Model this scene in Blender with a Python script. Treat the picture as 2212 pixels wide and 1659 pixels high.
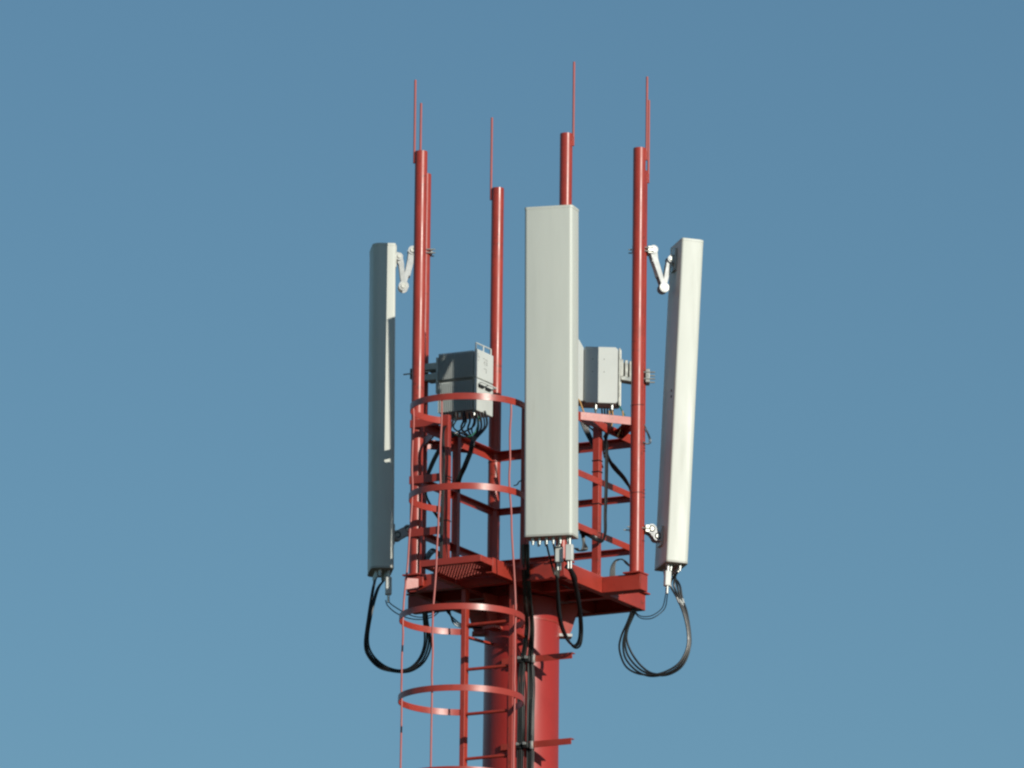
import bpy, math, random
from mathutils import Vector as V, Matrix

random.seed(7)
sc = bpy.context.scene
for o in list(bpy.data.objects):
    bpy.data.objects.remove(o)

# ------------------------------------------------------------------ camera
K = 0.003                       # metres per survey unit at the tower axis
D, CAMZ, ELEV, ROLL = 65.0, 1.6, math.radians(13.3), 0.0122
CX = -0.111
DIST = D / math.cos(ELEV)
LENS = 36.0 * DIST / (2212 * K)
FPX = LENS / 36.0 * 2212
fwd = V((0, math.cos(ELEV), math.sin(ELEV)))
r0, u0 = V((1, 0, 0)), V((0, -math.sin(ELEV), math.cos(ELEV)))
RR = r0 * math.cos(ROLL) + u0 * math.sin(ROLL)
UU = u0 * math.cos(ROLL) - r0 * math.sin(ROLL)
CAM = V((CX, -D, CAMZ))
cd = bpy.data.cameras.new('camera')
cd.lens, cd.sensor_width, cd.clip_start, cd.clip_end = LENS, 36.0, 1.0, 9000.0
cam = bpy.data.objects.new('camera', cd)
sc.collection.objects.link(cam)
cam.matrix_world = Matrix(((RR.x, UU.x, -fwd.x, CAM.x), (RR.y, UU.y, -fwd.y, CAM.y),
                           (RR.z, UU.z, -fwd.z, CAM.z), (0, 0, 0, 1)))
sc.camera = cam

# ------------------------------------------------------------------ sky and sun
SUN_AZ, SUN_EL = math.radians(36), math.radians(16.7)     # azimuth towards the right of the viewer
w = bpy.data.worlds.new('World'); sc.world = w; w.use_nodes = True
wn = w.node_tree.nodes; wl = w.node_tree.links
bg = wn['Background']
sky = wn.new('ShaderNodeTexSky'); sky.sky_type = 'NISHITA'; sky.sun_disc = False
sky.sun_elevation = SUN_EL
sky.sun_rotation = math.pi - SUN_AZ
sky.altitude = 0; sky.air_density = 1.0; sky.dust_density = 0.0; sky.ozone_density = 5.5
wb = wn.new('ShaderNodeVectorMath'); wb.operation = 'MULTIPLY'; wb.inputs[1].default_value = (1.0, 0.97, 0.77)   # camera white balance
wl.new(sky.outputs[0], wb.inputs[0]); wl.new(wb.outputs[0], bg.inputs[0])
bg.inputs[1].default_value = 0.096
sd = bpy.data.lights.new('sun', 'SUN'); sd.energy = 3.45; sd.angle = math.radians(0.53)
sd.color = (1.0, 0.97, 0.86)
sun = bpy.data.objects.new('sun', sd); sc.collection.objects.link(sun)
to_sun = V((math.sin(SUN_AZ) * math.cos(SUN_EL), -math.cos(SUN_AZ) * math.cos(SUN_EL), math.sin(SUN_EL)))
sun.rotation_euler = to_sun.to_track_quat('Z', 'Y').to_euler()
sun.location = to_sun * 80

sc.view_settings.view_transform = 'Standard'
sc.view_settings.look = 'None'
sc.view_settings.exposure = 0.0
sc.view_settings.gamma = 1.0
sc.view_settings.use_curve_mapping = False
sc.render.engine = 'CYCLES'
sc.cycles.filter_width = 2.35
sc.cycles.max_bounces = 6

# ------------------------------------------------------------------ materials
def mat(name, col, rough=0.5, metal=0.0, spec=0.5, var=0.08, scale=6.0, dirt=None, dirt_amt=0.0, dirt_scale=3.0,
        stretch=None, bump=0.0, bscale=60.0, rvar=0.08, coat=0.0, chips=None):
    m = bpy.data.materials.new(name); m.use_nodes = True
    n, l = m.node_tree.nodes, m.node_tree.links
    b = n['Principled BSDF']
    b.inputs['Roughness'].default_value = rough
    b.inputs['Metallic'].default_value = metal
    b.inputs['Specular IOR Level'].default_value = spec
    if coat:
        b.inputs['Coat Weight'].default_value = coat; b.inputs['Coat Roughness'].default_value = 0.18
    geo = n.new('ShaderNodeNewGeometry')
    mp = n.new('ShaderNodeMapping')
    l.new(geo.outputs['Position'], mp.inputs[0])
    if stretch: mp.inputs['Scale'].default_value = stretch
    t = n.new('ShaderNodeTexNoise'); t.inputs['Scale'].default_value = scale; t.inputs['Detail'].default_value = 6
    l.new(mp.outputs[0], t.inputs['Vector'])
    r = n.new('ShaderNodeMapRange'); r.inputs[1].default_value = 0.3; r.inputs[2].default_value = 0.7
    r.inputs[3].default_value = 1 - var; r.inputs[4].default_value = 1 + var
    l.new(t.outputs[0], r.inputs[0])
    mx = n.new('ShaderNodeVectorMath'); mx.operation = 'SCALE'
    mx.inputs[0].default_value = col[:3]
    l.new(r.outputs[0], mx.inputs['Scale'])
    out = mx.outputs[0]
    if dirt:
        t2 = n.new('ShaderNodeTexNoise'); t2.inputs['Scale'].default_value = dirt_scale; t2.inputs['Detail'].default_value = 8
        t2.inputs['Roughness'].default_value = 0.65
        l.new(mp.outputs[0], t2.inputs['Vector'])
        r2 = n.new('ShaderNodeMapRange'); r2.inputs[1].default_value = 0.55; r2.inputs[2].default_value = 0.75
        r2.inputs[3].default_value = 0; r2.inputs[4].default_value = dirt_amt
        l.new(t2.outputs[0], r2.inputs[0])
        mm = n.new('ShaderNodeMix'); mm.data_type = 'RGBA'
        l.new(r2.outputs[0], mm.inputs[0]); l.new(out, mm.inputs[6]); mm.inputs[7].default_value = (*dirt, 1)
        out = mm.outputs[2]
    if chips:
        t4 = n.new('ShaderNodeTexNoise'); t4.inputs['Scale'].default_value = 34; t4.inputs['Detail'].default_value = 4
        l.new(geo.outputs['Position'], t4.inputs['Vector'])
        t5 = n.new('ShaderNodeTexNoise'); t5.inputs['Scale'].default_value = 2.6
        l.new(geo.outputs['Position'], t5.inputs['Vector'])
        ad = n.new('ShaderNodeMath'); ad.operation = 'MULTIPLY_ADD'; ad.inputs[1].default_value = 0.45
        l.new(t5.outputs[0], ad.inputs[0]); l.new(t4.outputs[0], ad.inputs[2])
        r4 = n.new('ShaderNodeMapRange'); r4.inputs[1].default_value = 0.87; r4.inputs[2].default_value = 0.93
        r4.inputs[3].default_value = 0; r4.inputs[4].default_value = 0.45
        l.new(ad.outputs[0], r4.inputs[0])
        m4 = n.new('ShaderNodeMix'); m4.data_type = 'RGBA'
        l.new(r4.outputs[0], m4.inputs[0]); l.new(out, m4.inputs[6]); m4.inputs[7].default_value = (*chips, 1)
        out = m4.outputs[2]
    l.new(out, b.inputs['Base Color'])
    r3 = n.new('ShaderNodeMapRange'); r3.inputs[1].default_value = 0.3; r3.inputs[2].default_value = 0.7
    r3.inputs[3].default_value = max(0.03, rough - rvar); r3.inputs[4].default_value = min(1, rough + rvar)
    l.new(t.outputs[0], r3.inputs[0]); l.new(r3.outputs[0], b.inputs['Roughness'])
    if bump:
        t3 = n.new('ShaderNodeTexNoise'); t3.inputs['Scale'].default_value = bscale
        l.new(mp.outputs[0], t3.inputs['Vector'])
        bp = n.new('ShaderNodeBump'); bp.inputs['Strength'].default_value = bump; bp.inputs['Distance'].default_value = 0.002
        l.new(t3.outputs[0], bp.inputs['Height']); l.new(bp.outputs[0], b.inputs['Normal'])
    return m

M = {}
M['red'] = mat('red_paint', (0.43, 0.048, 0.030), 0.37, spec=0.6, var=0.12, scale=5, dirt=(0.20, 0.035, 0.02), dirt_amt=0.55,
               dirt_scale=7, bump=0.10, bscale=90, chips=(0.10, 0.035, 0.02))
M['mastred'] = mat('red_mast_paint', (0.42, 0.034, 0.028), 0.43, spec=0.4, var=0.09, scale=2.2, dirt=(0.27, 0.035, 0.025), dirt_amt=0.4,
                   dirt_scale=4, bump=0.08, bscale=50)
M['rod'] = mat('faded_red_rod_paint', (0.46, 0.10, 0.09), 0.5, var=0.15, scale=12)
M['wire'] = mat('faded_cage_paint', (0.46, 0.085, 0.07), 0.45, var=0.15, scale=9)
M['radome'] = mat('ivory_radome', (0.70, 0.71, 0.645), 0.48, var=0.035, scale=3, stretch=(6, 6, 0.6), dirt=(0.55, 0.54, 0.47),
                  dirt_amt=0.35, dirt_scale=3.0)
M['cap'] = mat('grey_end_cap', (0.50, 0.49, 0.44), 0.5, var=0.06)
M['alu'] = mat('cast_aluminium', (0.52, 0.53, 0.53), 0.5, metal=0.15, var=0.10, scale=30)
M['galv'] = mat('galvanised_steel', (0.50, 0.50, 0.46), 0.42, metal=0.55, var=0.18, scale=35)
M['silver'] = mat('silver_connector', (0.50, 0.50, 0.47), 0.34, metal=0.75, var=0.05)
M['radio'] = mat('pale_grey_radio_housing', (0.68, 0.70, 0.67), 0.5, var=0.04, scale=5, dirt=(0.5, 0.49, 0.43), dirt_amt=0.3)
M['fin'] = mat('grey_heat_sink', (0.60, 0.63, 0.61), 0.5, var=0.05)
M['ctrl'] = mat('white_control_unit', (0.72, 0.72, 0.68), 0.45, var=0.04)
M['black'] = mat('black_cable_sheath', (0.010, 0.010, 0.011), 0.36, var=0.2, scale=20)
M['feeder'] = mat('dusty_black_feeder_sheath', (0.026, 0.026, 0.023), 0.27, var=0.4, scale=14, dirt=(0.14, 0.14, 0.12),
                  dirt_amt=0.6, dirt_scale=9, stretch=(1, 1, 0.25))
M['rubber'] = mat('black_rubber', (0.012, 0.012, 0.012), 0.55, var=0.2)
M['yellow'] = mat('yellow_fibre_sheath', (0.62, 0.33, 0.10), 0.45, var=0.1)
M['green'] = mat('green_earth_wire', (0.03, 0.20, 0.12), 0.45, var=0.1)
M['ink'] = mat('black_marker_ink', (0.16, 0.16, 0.15), 0.7, var=0.3, scale=40)
M['ground'] = mat('dry_winter_grass_ground', (0.045, 0.045, 0.026), 0.95, var=0.35, scale=0.06, dirt=(0.03, 0.035, 0.018),
                  dirt_amt=0.8, dirt_scale=0.02)
M['concrete'] = mat('concrete', (0.35, 0.34, 0.31), 0.85, var=0.12, scale=3)

# ------------------------------------------------------------------ survey helpers
def P(u, v, n=0.0):
    """point seen at survey position (u, v) that lies n units in front of the tower axis"""
    d = fwd + RR * ((u - 1106) / FPX) + UU * ((829.5 - v) / FPX)
    t = (-n * K - CAM.y) / d.y
    return CAM + d * t

def Zv(v):
    return P(1143, v, 0).z

SA, CA = math.sin(math.radians(62)), math.cos(math.radians(62))
EA = V((SA, -CA, 0))            # platform axis a (to the right, towards the viewer)
EB = V((-CA, -SA, 0))           # platform axis b (ladder side)
EZ = V((0, 0, 1))
def A(a, b, z):
    p = (EA * a + EB * b) * K
    return V((p.x, p.y, z))
def azdir(deg):
    r = math.radians(deg)
    return V((math.sin(r), -math.cos(r), 0))

# ------------------------------------------------------------------ mesh builder
class MB:
    def __init__(s): s.v, s.f, s.sm = [], [], []
    def add(s, vs, fs, smooth=False):
        o = len(s.v); s.v += [V(p) for p in vs]
        for i, f in enumerate(fs):
            s.f.append([k + o for k in f]); s.sm.append(smooth[i] if isinstance(smooth, list) else smooth)
        return s
    def box(s, c, ax, ay, az, hx, hy, hz):
        c = V(c); vs = []
        for i in (-1, 1):
            for j in (-1, 1):
                for k in (-1, 1): vs.append(c + ax * (i * hx) + ay * (j * hy) + az * (k * hz))
        return s.add(vs, [(0, 1, 3, 2), (4, 6, 7, 5), (0, 4, 5, 1), (2, 3, 7, 6), (0, 2, 6, 4), (1, 5, 7, 3)])
    def bar(s, p0, p1, wd, ht, side=None):
        p0, p1 = V(p0), V(p1); d = p1 - p0; L = d.length; d.normalize()
        if side is None:
            side = d.cross(EZ)
            if side.length < 1e-4: side = V((1, 0, 0))
        side = (side - d * side.dot(d)).normalized(); up = side.cross(d)
        return s.box((p0 + p1) / 2, d, side, up, L / 2, wd / 2, ht / 2)
    def ext(s, prof, p0, p1, side, smooth=False, capped=True):
        """extrude closed profile [(h, v)] from p0 to p1; h along side, v along the upright"""
        p0, p1 = V(p0), V(p1); d = (p1 - p0).normalized()
        side = (side - d * side.dot(d)).normalized(); up = side.cross(d)
        n = len(prof)
        vs = [p0 + side * h + up * v for h, v in prof] + [p1 + side * h + up * v for h, v in prof]
        fs = [(i, (i + 1) % n, n + (i + 1) % n, n + i) for i in range(n)]
        sm = [smooth] * n
        if capped:
            fs += [tuple(range(n))[::-1], tuple(range(n, 2 * n))]; sm += [False, False]
        return s.add(vs, fs, sm)
    def cyl(s, p0, p1, r, n=20, r2=None, cap=True):
        p0, p1 = V(p0), V(p1); d = (p1 - p0).normalized()
        x = d.orthogonal().normalized(); y = d.cross(x); r2 = r if r2 is None else r2
        vs = []
        for p, q in ((p0, r), (p1, r2)):
            for i in range(n):
                t = 2 * math.pi * i / n; vs.append(p + x * (q * math.cos(t)) + y * (q * math.sin(t)))
        fs = [(i, (i + 1) % n, n + (i + 1) % n, n + i) for i in range(n)]; sm = [True] * n
        if cap: fs += [tuple(range(n))[::-1], tuple(range(n, 2 * n))]; sm += [False, False]
        return s.add(vs, fs, sm)
    def tube(s, pts, r, n=8, sub=6, closed=False):
        pts = [V(p) for p in pts]; q = []
        N = len(pts)
        if N > 2 and sub > 1:
            for i in range(N if closed else N - 1):
                a = pts[i - 1] if (i > 0 or closed) else pts[0] * 2 - pts[1]
                b, c = pts[i], pts[(i + 1) % N]
                d = pts[(i + 2) % N] if (i + 2 < N or closed) else c * 2 - b
                for k in range(sub):
                    t = k / sub
                    q.append(0.5 * ((2 * b) + (c - a) * t + (2 * a - 5 * b + 4 * c - d) * t * t + (3 * b - a - 3 * c + d) * t ** 3))
            if not closed: q.append(pts[-1])
        else: q = pts
        x = None; vs = []; m = len(q)
        for i, p in enumerate(q):
            if closed: d = q[(i + 1) % m] - q[i - 1]
            else: d = q[min(i + 1, m - 1)] - q[max(i - 1, 0)]
            d.normalize()
            x = d.orthogonal().normalized() if x is None else (x - d * x.dot(d)).normalized()
            y = d.cross(x)
            for k in range(n):
                t = 2 * math.pi * k / n; vs.append(p + (x * math.cos(t) + y * math.sin(t)) * r)
        fs = []; 
        for i in range(m if closed else m - 1):
            j = (i + 1) % m
            for k in range(n):
                l = (k + 1) % n; fs.append((i * n + k, i * n + l, j * n + l, j * n + k))
        sm = [True] * len(fs)
        if not closed:
            fs += [tuple(range(n))[::-1], tuple(range((m - 1) * n, m * n))]; sm += [False, False]
        return s.add(vs, fs, sm)
    def strip(s, pts, ht, th, outs):
        """upright flat strip (ht high, th thick) along pts; outs = outward horizontal normals"""
        vs = []
        for p, o in zip(pts, outs):
            vs += [p + EZ * (ht / 2) + o * (th / 2), p - EZ * (ht / 2) + o * (th / 2),
                   p - EZ * (ht / 2) - o * (th / 2), p + EZ * (ht / 2) - o * (th / 2)]
        fs, sm = [], []
        for i in range(len(pts) - 1):
            for k in range(4):
                l = (k + 1) % 4; fs.append((4 * i + k, 4 * i + 4 + k, 4 * i + 4 + l, 4 * i + l)); sm.append(k in (0, 2))
        m = len(pts) - 1
        fs += [(0, 1, 2, 3), (4 * m + 3, 4 * m + 2, 4 * m + 1, 4 * m)]; sm += [False, False]
        # sharp corners: separate smooth groups by duplicating
        s2 = MB(); s2.add(vs, fs, sm)
        for f, q in zip(s2.f, s2.sm): s.add([s2.v[i] for i in f], [tuple(range(len(f)))], q) if False else None
        return s.add(vs, fs, sm)
    def build(s, name, m, parent=None, bevel=0.0, sharp=True):
        off = V((0, 0, 0)) if parent is None else V(parent['_base'])
        me = bpy.data.meshes.new(name)
        me.from_pydata([tuple(p - off) for p in s.v], [], s.f)
        for pl, q in zip(me.polygons, s.sm): pl.use_smooth = q
        me.update()
        if sharp:
            me.set_sharp_from_angle(angle=math.radians(40))
        me.materials.append(M[m])
        o = bpy.data.objects.new(name, me); sc.collection.objects.link(o)
        import bmesh
        bm = bmesh.new(); bm.from_mesh(me); bmesh.ops.recalc_face_normals(bm, faces=bm.faces); bm.to_mesh(me); bm.free()
        if bevel:
            md = o.modifiers.new('bevel', 'BEVEL'); md.width = bevel; md.segments = 2; md.limit_method = 'ANGLE'
        if parent is not None:
            root = parent
            o.parent = parent
            o['_base'] = list(off)
            if 'label' not in parent and parent.parent is None: pass
        else:
            o['_base'] = [0, 0, 0]
        return o

def thing(name, loc, label, cat, group=None):
    o = bpy.data.objects.new(name, None); o.empty_display_size = 0.1
    o.location = loc; sc.collection.objects.link(o)
    o['_base'] = list(loc); tag(o, label, cat, group); return o
def tag(o, label, cat, group=None):
    o['label'] = label; o['category'] = cat
    if group: o['group'] = group
    return o

# profiles
def pL(wd, t): return [(0, 0), (wd, 0), (wd, t), (t, t), (t, wd), (0, wd)]
def pC(h, f, t): return [(0, 0), (f, 0), (f, t), (t, t), (t, h - t), (f, h - t), (f, h), (0, h)]
def pS(wd): q = wd / 2; return [(-q, -q), (q, -q), (q, q), (-q, q)]

# ------------------------------------------------------------------ ground and mast
g = MB(); R = 6000
g.add([(-R, -R, 0), (R, -R, 0), (R, R, 0), (-R, R, 0)], [(0, 1, 2, 3)])
go = g.build('ground', 'ground'); go['kind'] = 'structure'

H, HO, OUT = 177, 190, 263                 # pole square, frame edge, outrigger poles
zPole, zUp, zMid, zLow = Zv(350), Zv(937), Zv(1058), Zv(1172)
zDeck, zDeckB = Zv(1266), Zv(1300)
MX = -9 * K                                 # the mast stands slightly left of the platform centre
mast = thing('telecom_mast', (MX, 0, 0), 'thick red round steel mast carrying the antenna platform', 'mast')
zt = zDeckB - 0.004
MB().cyl((MX, 0, 0.30), (MX, 0, zt), 0.285, 64, r2=0.241).build('mast_tube', 'mastred', mast)
MB().cyl((MX, 0, 0), (MX, 0, 0.30), 0.75, 8).build('foundation_block', 'concrete', mast)
MB().cyl((MX, 0, 0.30), (MX, 0, 0.34), 0.45, 32).build('base_flange', 'red', mast)
zf = Zv(1368)
for az in (-88, 96, 152, 214, -140, 20 - 62):
    d = azdir(az); side = d.cross(EZ)
    c = V((MX, 0, 0)); t = 0.012
    poly = [c + d * 0.24 + EZ * (zf), c + d * 0.305 + EZ * zf, c + d * 0.318 + EZ * (zf + 0.02), c + d * 0.375 + EZ * zt, c + d * 0.24 + EZ * zt]
    vs = [p + side * t / 2 for p in poly] + [p - side * t / 2 for p in poly]
    n = 5
    gb = MB(); gb.add(vs, [tuple(range(n)), tuple(range(n, 2 * n))[::-1]] + [(i, i + n, (i + 1) % n + n, (i + 1) % n) for i in range(n)])
    gb.build('gusset_plate', 'red', mast)
    MB().box(c + d * 0.272 + EZ * (zf - 0.011), d, side, EZ, 0.05, 0.045, 0.010).build('foot_plate', 'alu' if az == 96 else 'red', mast, bevel=0.002)  # right-hand plate is paler: its sunlit glint is put into the metal colour
# weld collar below the platform
col = MB()
for i in range(48):
    pass
MB().cyl((MX, 0, Zv(1352)), (MX, 0, Zv(1349)), 0.2445, 64, cap=True).build('weld_seam', 'red', mast)
# cable arms on the mast
for v0, vv in ((1421, 1), (1606, 1)):
    z = P(1196, v0, 127).z
    p0, p1 = A(-10, 92, z), A(160, 92, z)
    MB().ext([(0, -0.020), (0.005, -0.020), (0.005, 0.016), (0.045, 0.016), (0.045, 0.021), (0, 0.021)], p1, p0, -EB).build('cable_arm', 'red', mast, bevel=0.001)
    MB().bar(A(-9, 88, z - .012), A(-9, 70, z - .012), 0.05, 0.02).build('arm_bracket', 'red', mast)

# ------------------------------------------------------------------ platform
plat = thing('service_platform', (0, 0, zDeckB), 'square red steel platform with guard rails on top of the mast', 'platform')
ch, cf, ct = zDeck - zDeckB, 0.05, 0.007
def channel(a0, b0, a1, b1, inward, name='frame_beam', h=ch, zb=zDeckB, f=cf, t=ct, m='red', parent=None):
    p0, p1 = A(a0, b0, zb), A(a1, b1, zb)
    d = (p1 - p0).normalized(); up = inward.cross(d)
    if up.z < 0: p0, p1 = p1, p0
    return MB().ext(pC(h, f, t), p0, p1, inward).build(name, m, parent or plat, bevel=0.0015)
channel(-HO, HO, HO, HO, -EB); channel(-HO + 0.5, -HO, HO - 0.5, -HO, EB)
channel(-HO, -HO + 1, -HO, HO - 1, EA); channel(HO, -HO + 1, HO, HO - 1, -EA)
for q in (-70, 70):
    channel(q, -HO + 3, q, HO - 3, EA if q < 0 else -EA, 'cross_beam', h=0.08, zb=zDeckB + 0.006)
for q in (-62, 62):
    channel(-HO + 3, q, HO - 3, q, EB if q < 0 else -EB, 'cross_beam', h=0.06, zb=zDeckB + 0.010)
# outriggers under the two extra poles
for sgn in (1, -1):
    channel(sgn * (HO + 0.7), 14, sgn * 281, 14, -EB, 'outrigger_beam'); channel(sgn * (HO + 0.7), -18, sgn * 281, -18, EB, 'outrigger_beam')
    e = A(sgn * 281.5, -2, (zDeck + zDeckB) / 2)
    MB().box(e, EA, EB, EZ, 0.004, 0.047, ch / 2 - 0.001).build('outrigger_end_plate', 'red', plat)
# landing with carriers
for sgn in (-1, 1):
    channel(sgn * 72, 291, sgn * 72, HO + 2.5, EA * -sgn, 'landing_beam', h=ch * 0.94, zb=zDeckB + 0.002)
zt1, zt0 = Zv(1272), Zv(1286)
tray = MB()
for p0, p1, s in ((A(72.5, 347, zt0), A(-72.5, 347, zt0), -EB), (A(-72.5, 346, zt0), A(-72.5, 292, zt0), EA), (A(72.5, 292, zt0), A(72.5, 346, zt0), -EA)):
    MB().ext(pL(zt1 - zt0, 0.005), p0, p1, s).build('landing_edge', 'red', plat, bevel=0.001)
def grating(a0, a1, b0, b1, z, pitch, wd, th, name, hole=None):
    mb = MB(); c = math.cos(math.radians(58)), math.sin(math.radians(58))
    for sg in (-1, 1):
        d2 = (c[0], sg * c[1]); nrm = (-d2[1], d2[0])
        rng = [nrm[0] * x + nrm[1] * y for x in (a0, a1) for y in (b0, b1)]
        k = min(rng)
        while k < max(rng):
            # clip the line nrm.p = k against the rectangle
            t0, t1 = -1e9, 1e9
            for i, (lo, hi) in enumerate(((a0, a1), (b0, b1))):
                o_ = nrm[i] * k; dd = d2[i]
                ta, tb = sorted(((lo - o_) / dd, (hi - o_) / dd)); t0, t1 = max(t0, ta), min(t1, tb)
            if t1 - t0 > 3:
                q0 = (nrm[0] * k + d2[0] * t0, nrm[1] * k + d2[1] * t0); q1 = (nrm[0] * k + d2[0] * t1, nrm[1] * k + d2[1] * t1)
                mb.bar(A(*q0, z + sg * 0.001), A(*q1, z + sg * 0.001), wd, th)
            k += pitch
    o = mb.build(name, 'red', plat); o['kind'] = 'stuff'; return o
grating(-HO + 3, HO - 3, -HO + 3, HO - 3, zDeck + 0.004, 6.0, 0.008, 0.007, 'deck_grating')
grating(-70, 70, 193, 344, zt0 + 0.012, 6.0, 0.006, 0.0035, 'landing_grating')
# pole sockets / foot plates at the corners
for a, b in ((-H, H), (H, H), (H, -H), (-H, -H), (OUT, 0), (-OUT, 0)):
    MB().box(A(a, b, zDeck + 0.009), EA, EB, EZ, 0.062, 0.062, 0.005).build('pole_foot_plate', 'red', plat, bevel=0.001)
# toe plates on the near side of the right outrigger and the left corner clamp
MB().box(A(-158, 196, zDeck - 0.045), EA, EB, EZ, 0.036, 0.012, 0.03).build('corner_bracket', 'red', plat, bevel=0.002)
pd = azdir(14)
MB().box(P(889, 1262, 112), EZ.cross(pd), pd, EZ, 0.046, 0.003, 0.040).build('corner_plate', 'red', plat, bevel=0.002)
# guard rails
def rail(a0, b0, a1, b1, z, name='guard_rail', wd=0.045, t=0.005, inward=None, m='red', h=None):
    p0, p1 = A(a0, b0, z), A(a1, b1, z); d = (p1 - p0).normalized()
    if inward is None:
        mid = (p0 + p1) / 2; inward = V((-mid.x, -mid.y, 0)); inward = (inward - d * inward.dot(d)).normalized()
    if inward.cross(d).z < 0: p0, p1 = p1, p0
    prof = [(0, -wd / 2), (t, -wd / 2), (t, wd / 2 - t), (wd, wd / 2 - t), (wd, wd / 2), (0, wd / 2)]
    return MB().ext(prof, p0, p1, inward).build(name, m, plat, bevel=0.001)
for z, wd in ((zUp, 0.060), (zMid, 0.042), (zLow, 0.042)):
    rail(-H, H - 13, -H, -H + 13, z, wd=wd)
    rail(H, H - 13, H, -H + 13, z, wd=wd)
    rail(-H + 13, -H, H - 13, -H, z, wd=wd * 0.95)
    # clamp bars tying the landing posts to the corner pipes
    MB().bar(A(-186, 193, z - .004), A(-101.8, 195, z - .004), 0.008, 0.052).build('post_tie_bar', 'red', plat, bevel=0.001)
    MB().bar(A(186, 193, z - .004), A(105.8, 195, z - .004), 0.008, 0.052).build('post_tie_bar', 'red', plat, bevel=0.001)
# posts
posts = {}
for key, a, b, wd in (('R', H - 9, 0, 0.046), ('L', -H + 9, 14, 0.042), ('lr', 98, 197, 0.045), ('ll', -94, 197, 0.045)):
    posts[key] = MB().ext(pS(wd), A(a, b, zDeck - 0.04), A(a, b, zUp + 0.025), EA).build('rail_post', 'red', plat, bevel=0.002)
# struts carrying the outrigger pipes at rail level
for sgn in (1, -1):
    for bb in (100, -100):
        p0, p1 = A(sgn * (H + 1.5), bb, zUp + 0.004), A(sgn * (OUT - 4), 4 if bb > 0 else -4, zUp + 0.004)
        d = (p1 - p0).normalized(); inw = d.cross(EZ)
        if inw.dot(A(0, bb, 0) - A(0, 0, 0)) > 0: inw = -inw
        if inw.cross(d).z < 0: p0, p1 = p1, p0
        w_ = 0.052
        MB().ext([(0, -w_ / 2), (.005, -w_ / 2), (.005, w_ / 2 - .005), (w_, w_ / 2 - .005), (w_, w_ / 2), (0, w_ / 2)], p0, p1, inw).build('outrigger_strut', 'red', plat, bevel=0.001)
# guard hoops round the landing
def hoop_pts(cb, r, z, a0, a1, n=48):
    c = A(0, cb, z); pts, outs = [], []
    for i in range(n + 1):
        t = math.radians(a0 + (a1 - a0) * i / n); d = EB * math.cos(t) + EA * math.sin(t)
        pts.append(c + d * (r * K)); outs.append(d)
    return pts, outs
for v0 in (941, 1132):
    pts, outs = hoop_pts(275, 124, Zv(v0), -131, 129)
    MB().strip(pts, 0.042, 0.005, outs).build('guard_hoop', 'red', plat)
def ring(parent, c, r, th=0.003, axis=EZ, tilt=0.0, m='rubber', name='cable_tie', square=False):
    x = axis.orthogonal().normalized(); y = axis.cross(x); N = 20
    pts = [c + (x * math.cos(2 * math.pi * i / N) + y * math.sin(2 * math.pi * i / N)) * r + EZ * (tilt * math.cos(2 * math.pi * i / N)) for i in range(N)]
    return MB().tube(pts, th, 5, 1, closed=True).build(name, m, parent)
def tie_sq(key, a, b, z, wd):
    mb = MB(); q = wd / 2 / K + 1.0
    mb.strip([A(a + i * q, b + j * q, z) for i, j in ((-1, -1), (-1, 1), (1, 1), (1, -1), (-1, -1))], 0.006, 0.003,
             [(EA * i + EB * j).normalized() for i, j in ((-1, -1), (-1, 1), (1, 1), (1, -1), (-1, -1))])
    mb.build('cable_tie', 'rubber', posts[key])
for v0 in (1008, 1032, 1101, 1164, 1172): tie_sq('R', H - 9, 0, Zv(v0 + 4), 0.046)
for v0 in (972, 1034, 1040, 1128): tie_sq('ll', -94, 197, Zv(v0 + 28), 0.045)

# ------------------------------------------------------------------ ladder with cage
lad = thing('caged_ladder', A(0, 170, 0), 'red steel ladder with round safety cage on the near side of the mast', 'ladder')
zLb = Zv(1310)
def lz(v): return P(1056, v, 150).z
for sgn in (-1, 1):
    MB().ext([(-0.017, -0.025), (0.017, -0.025), (0.017, 0.025), (-0.017, 0.025)], A(sgn * 58, 170, 0.6), A(sgn * 58, 170, zDeckB - 0.002), EA).build('stile', 'red', lad, bevel=0.003)
rz0 = P(1006, 1447, 123).z; dz = rz0 - P(1003, 1543.5, 123).z
for k in range(-1, 16):
    z = rz0 - k * dz
    MB().cyl(A(-54, 170, z), A(54, 170, z), 0.0105, 12).build('rung', 'red', lad)
zH1, zH2 = Zv(1393), Zv(1566); dh = zH1 - zH2
for k in range(0, 6):
    pts, outs = hoop_pts(292, 132.6, zH1 - k * dh, -153, 153, 64)
    ho = MB().strip(pts, 0.040, 0.005, outs).build('cage_hoop', 'red', lad)
for sgn in (-1, 1):
    for z in (rz0 + 0.22, rz0 - 1.4):
        MB().bar(A(sgn * 58, 158, z), A(sgn * 45, 74, z), 0.03, 0.012).build('ladder_standoff', 'red', lad)
# upright cage bars, running inside the hoops and bent between the two hoop sizes
def on_hoop(cb, r, az, z): 
    d = azdir(az); return A(0, cb, z) + d * (r * K)
for azu, azl in ((-28, -28), (-103, -103), (48, 62)):
    pts = [on_hoop(275, 121, azu, Zv(941) + 0.02), on_hoop(275, 121, azu, Zv(1132)),
           on_hoop(292, 129, azl, zH1), on_hoop(292, 129, azl, zH2), on_hoop(292, 129, azl, zH1 - 5 * dh - 0.1)]
    q = []
    for i in range(len(pts) - 1):
        for k in range(6):
            t = k / 6; j = V((random.uniform(-1, 1), random.uniform(-1, 1), 0)) * (0.004 if 0 < k else 0)
            q.append(pts[i].lerp(pts[i + 1], t) + j)
    q.append(pts[-1])
    MB().tube(q, 0.0062, 8, 3).build('cage_bar', 'wire', lad)

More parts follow.
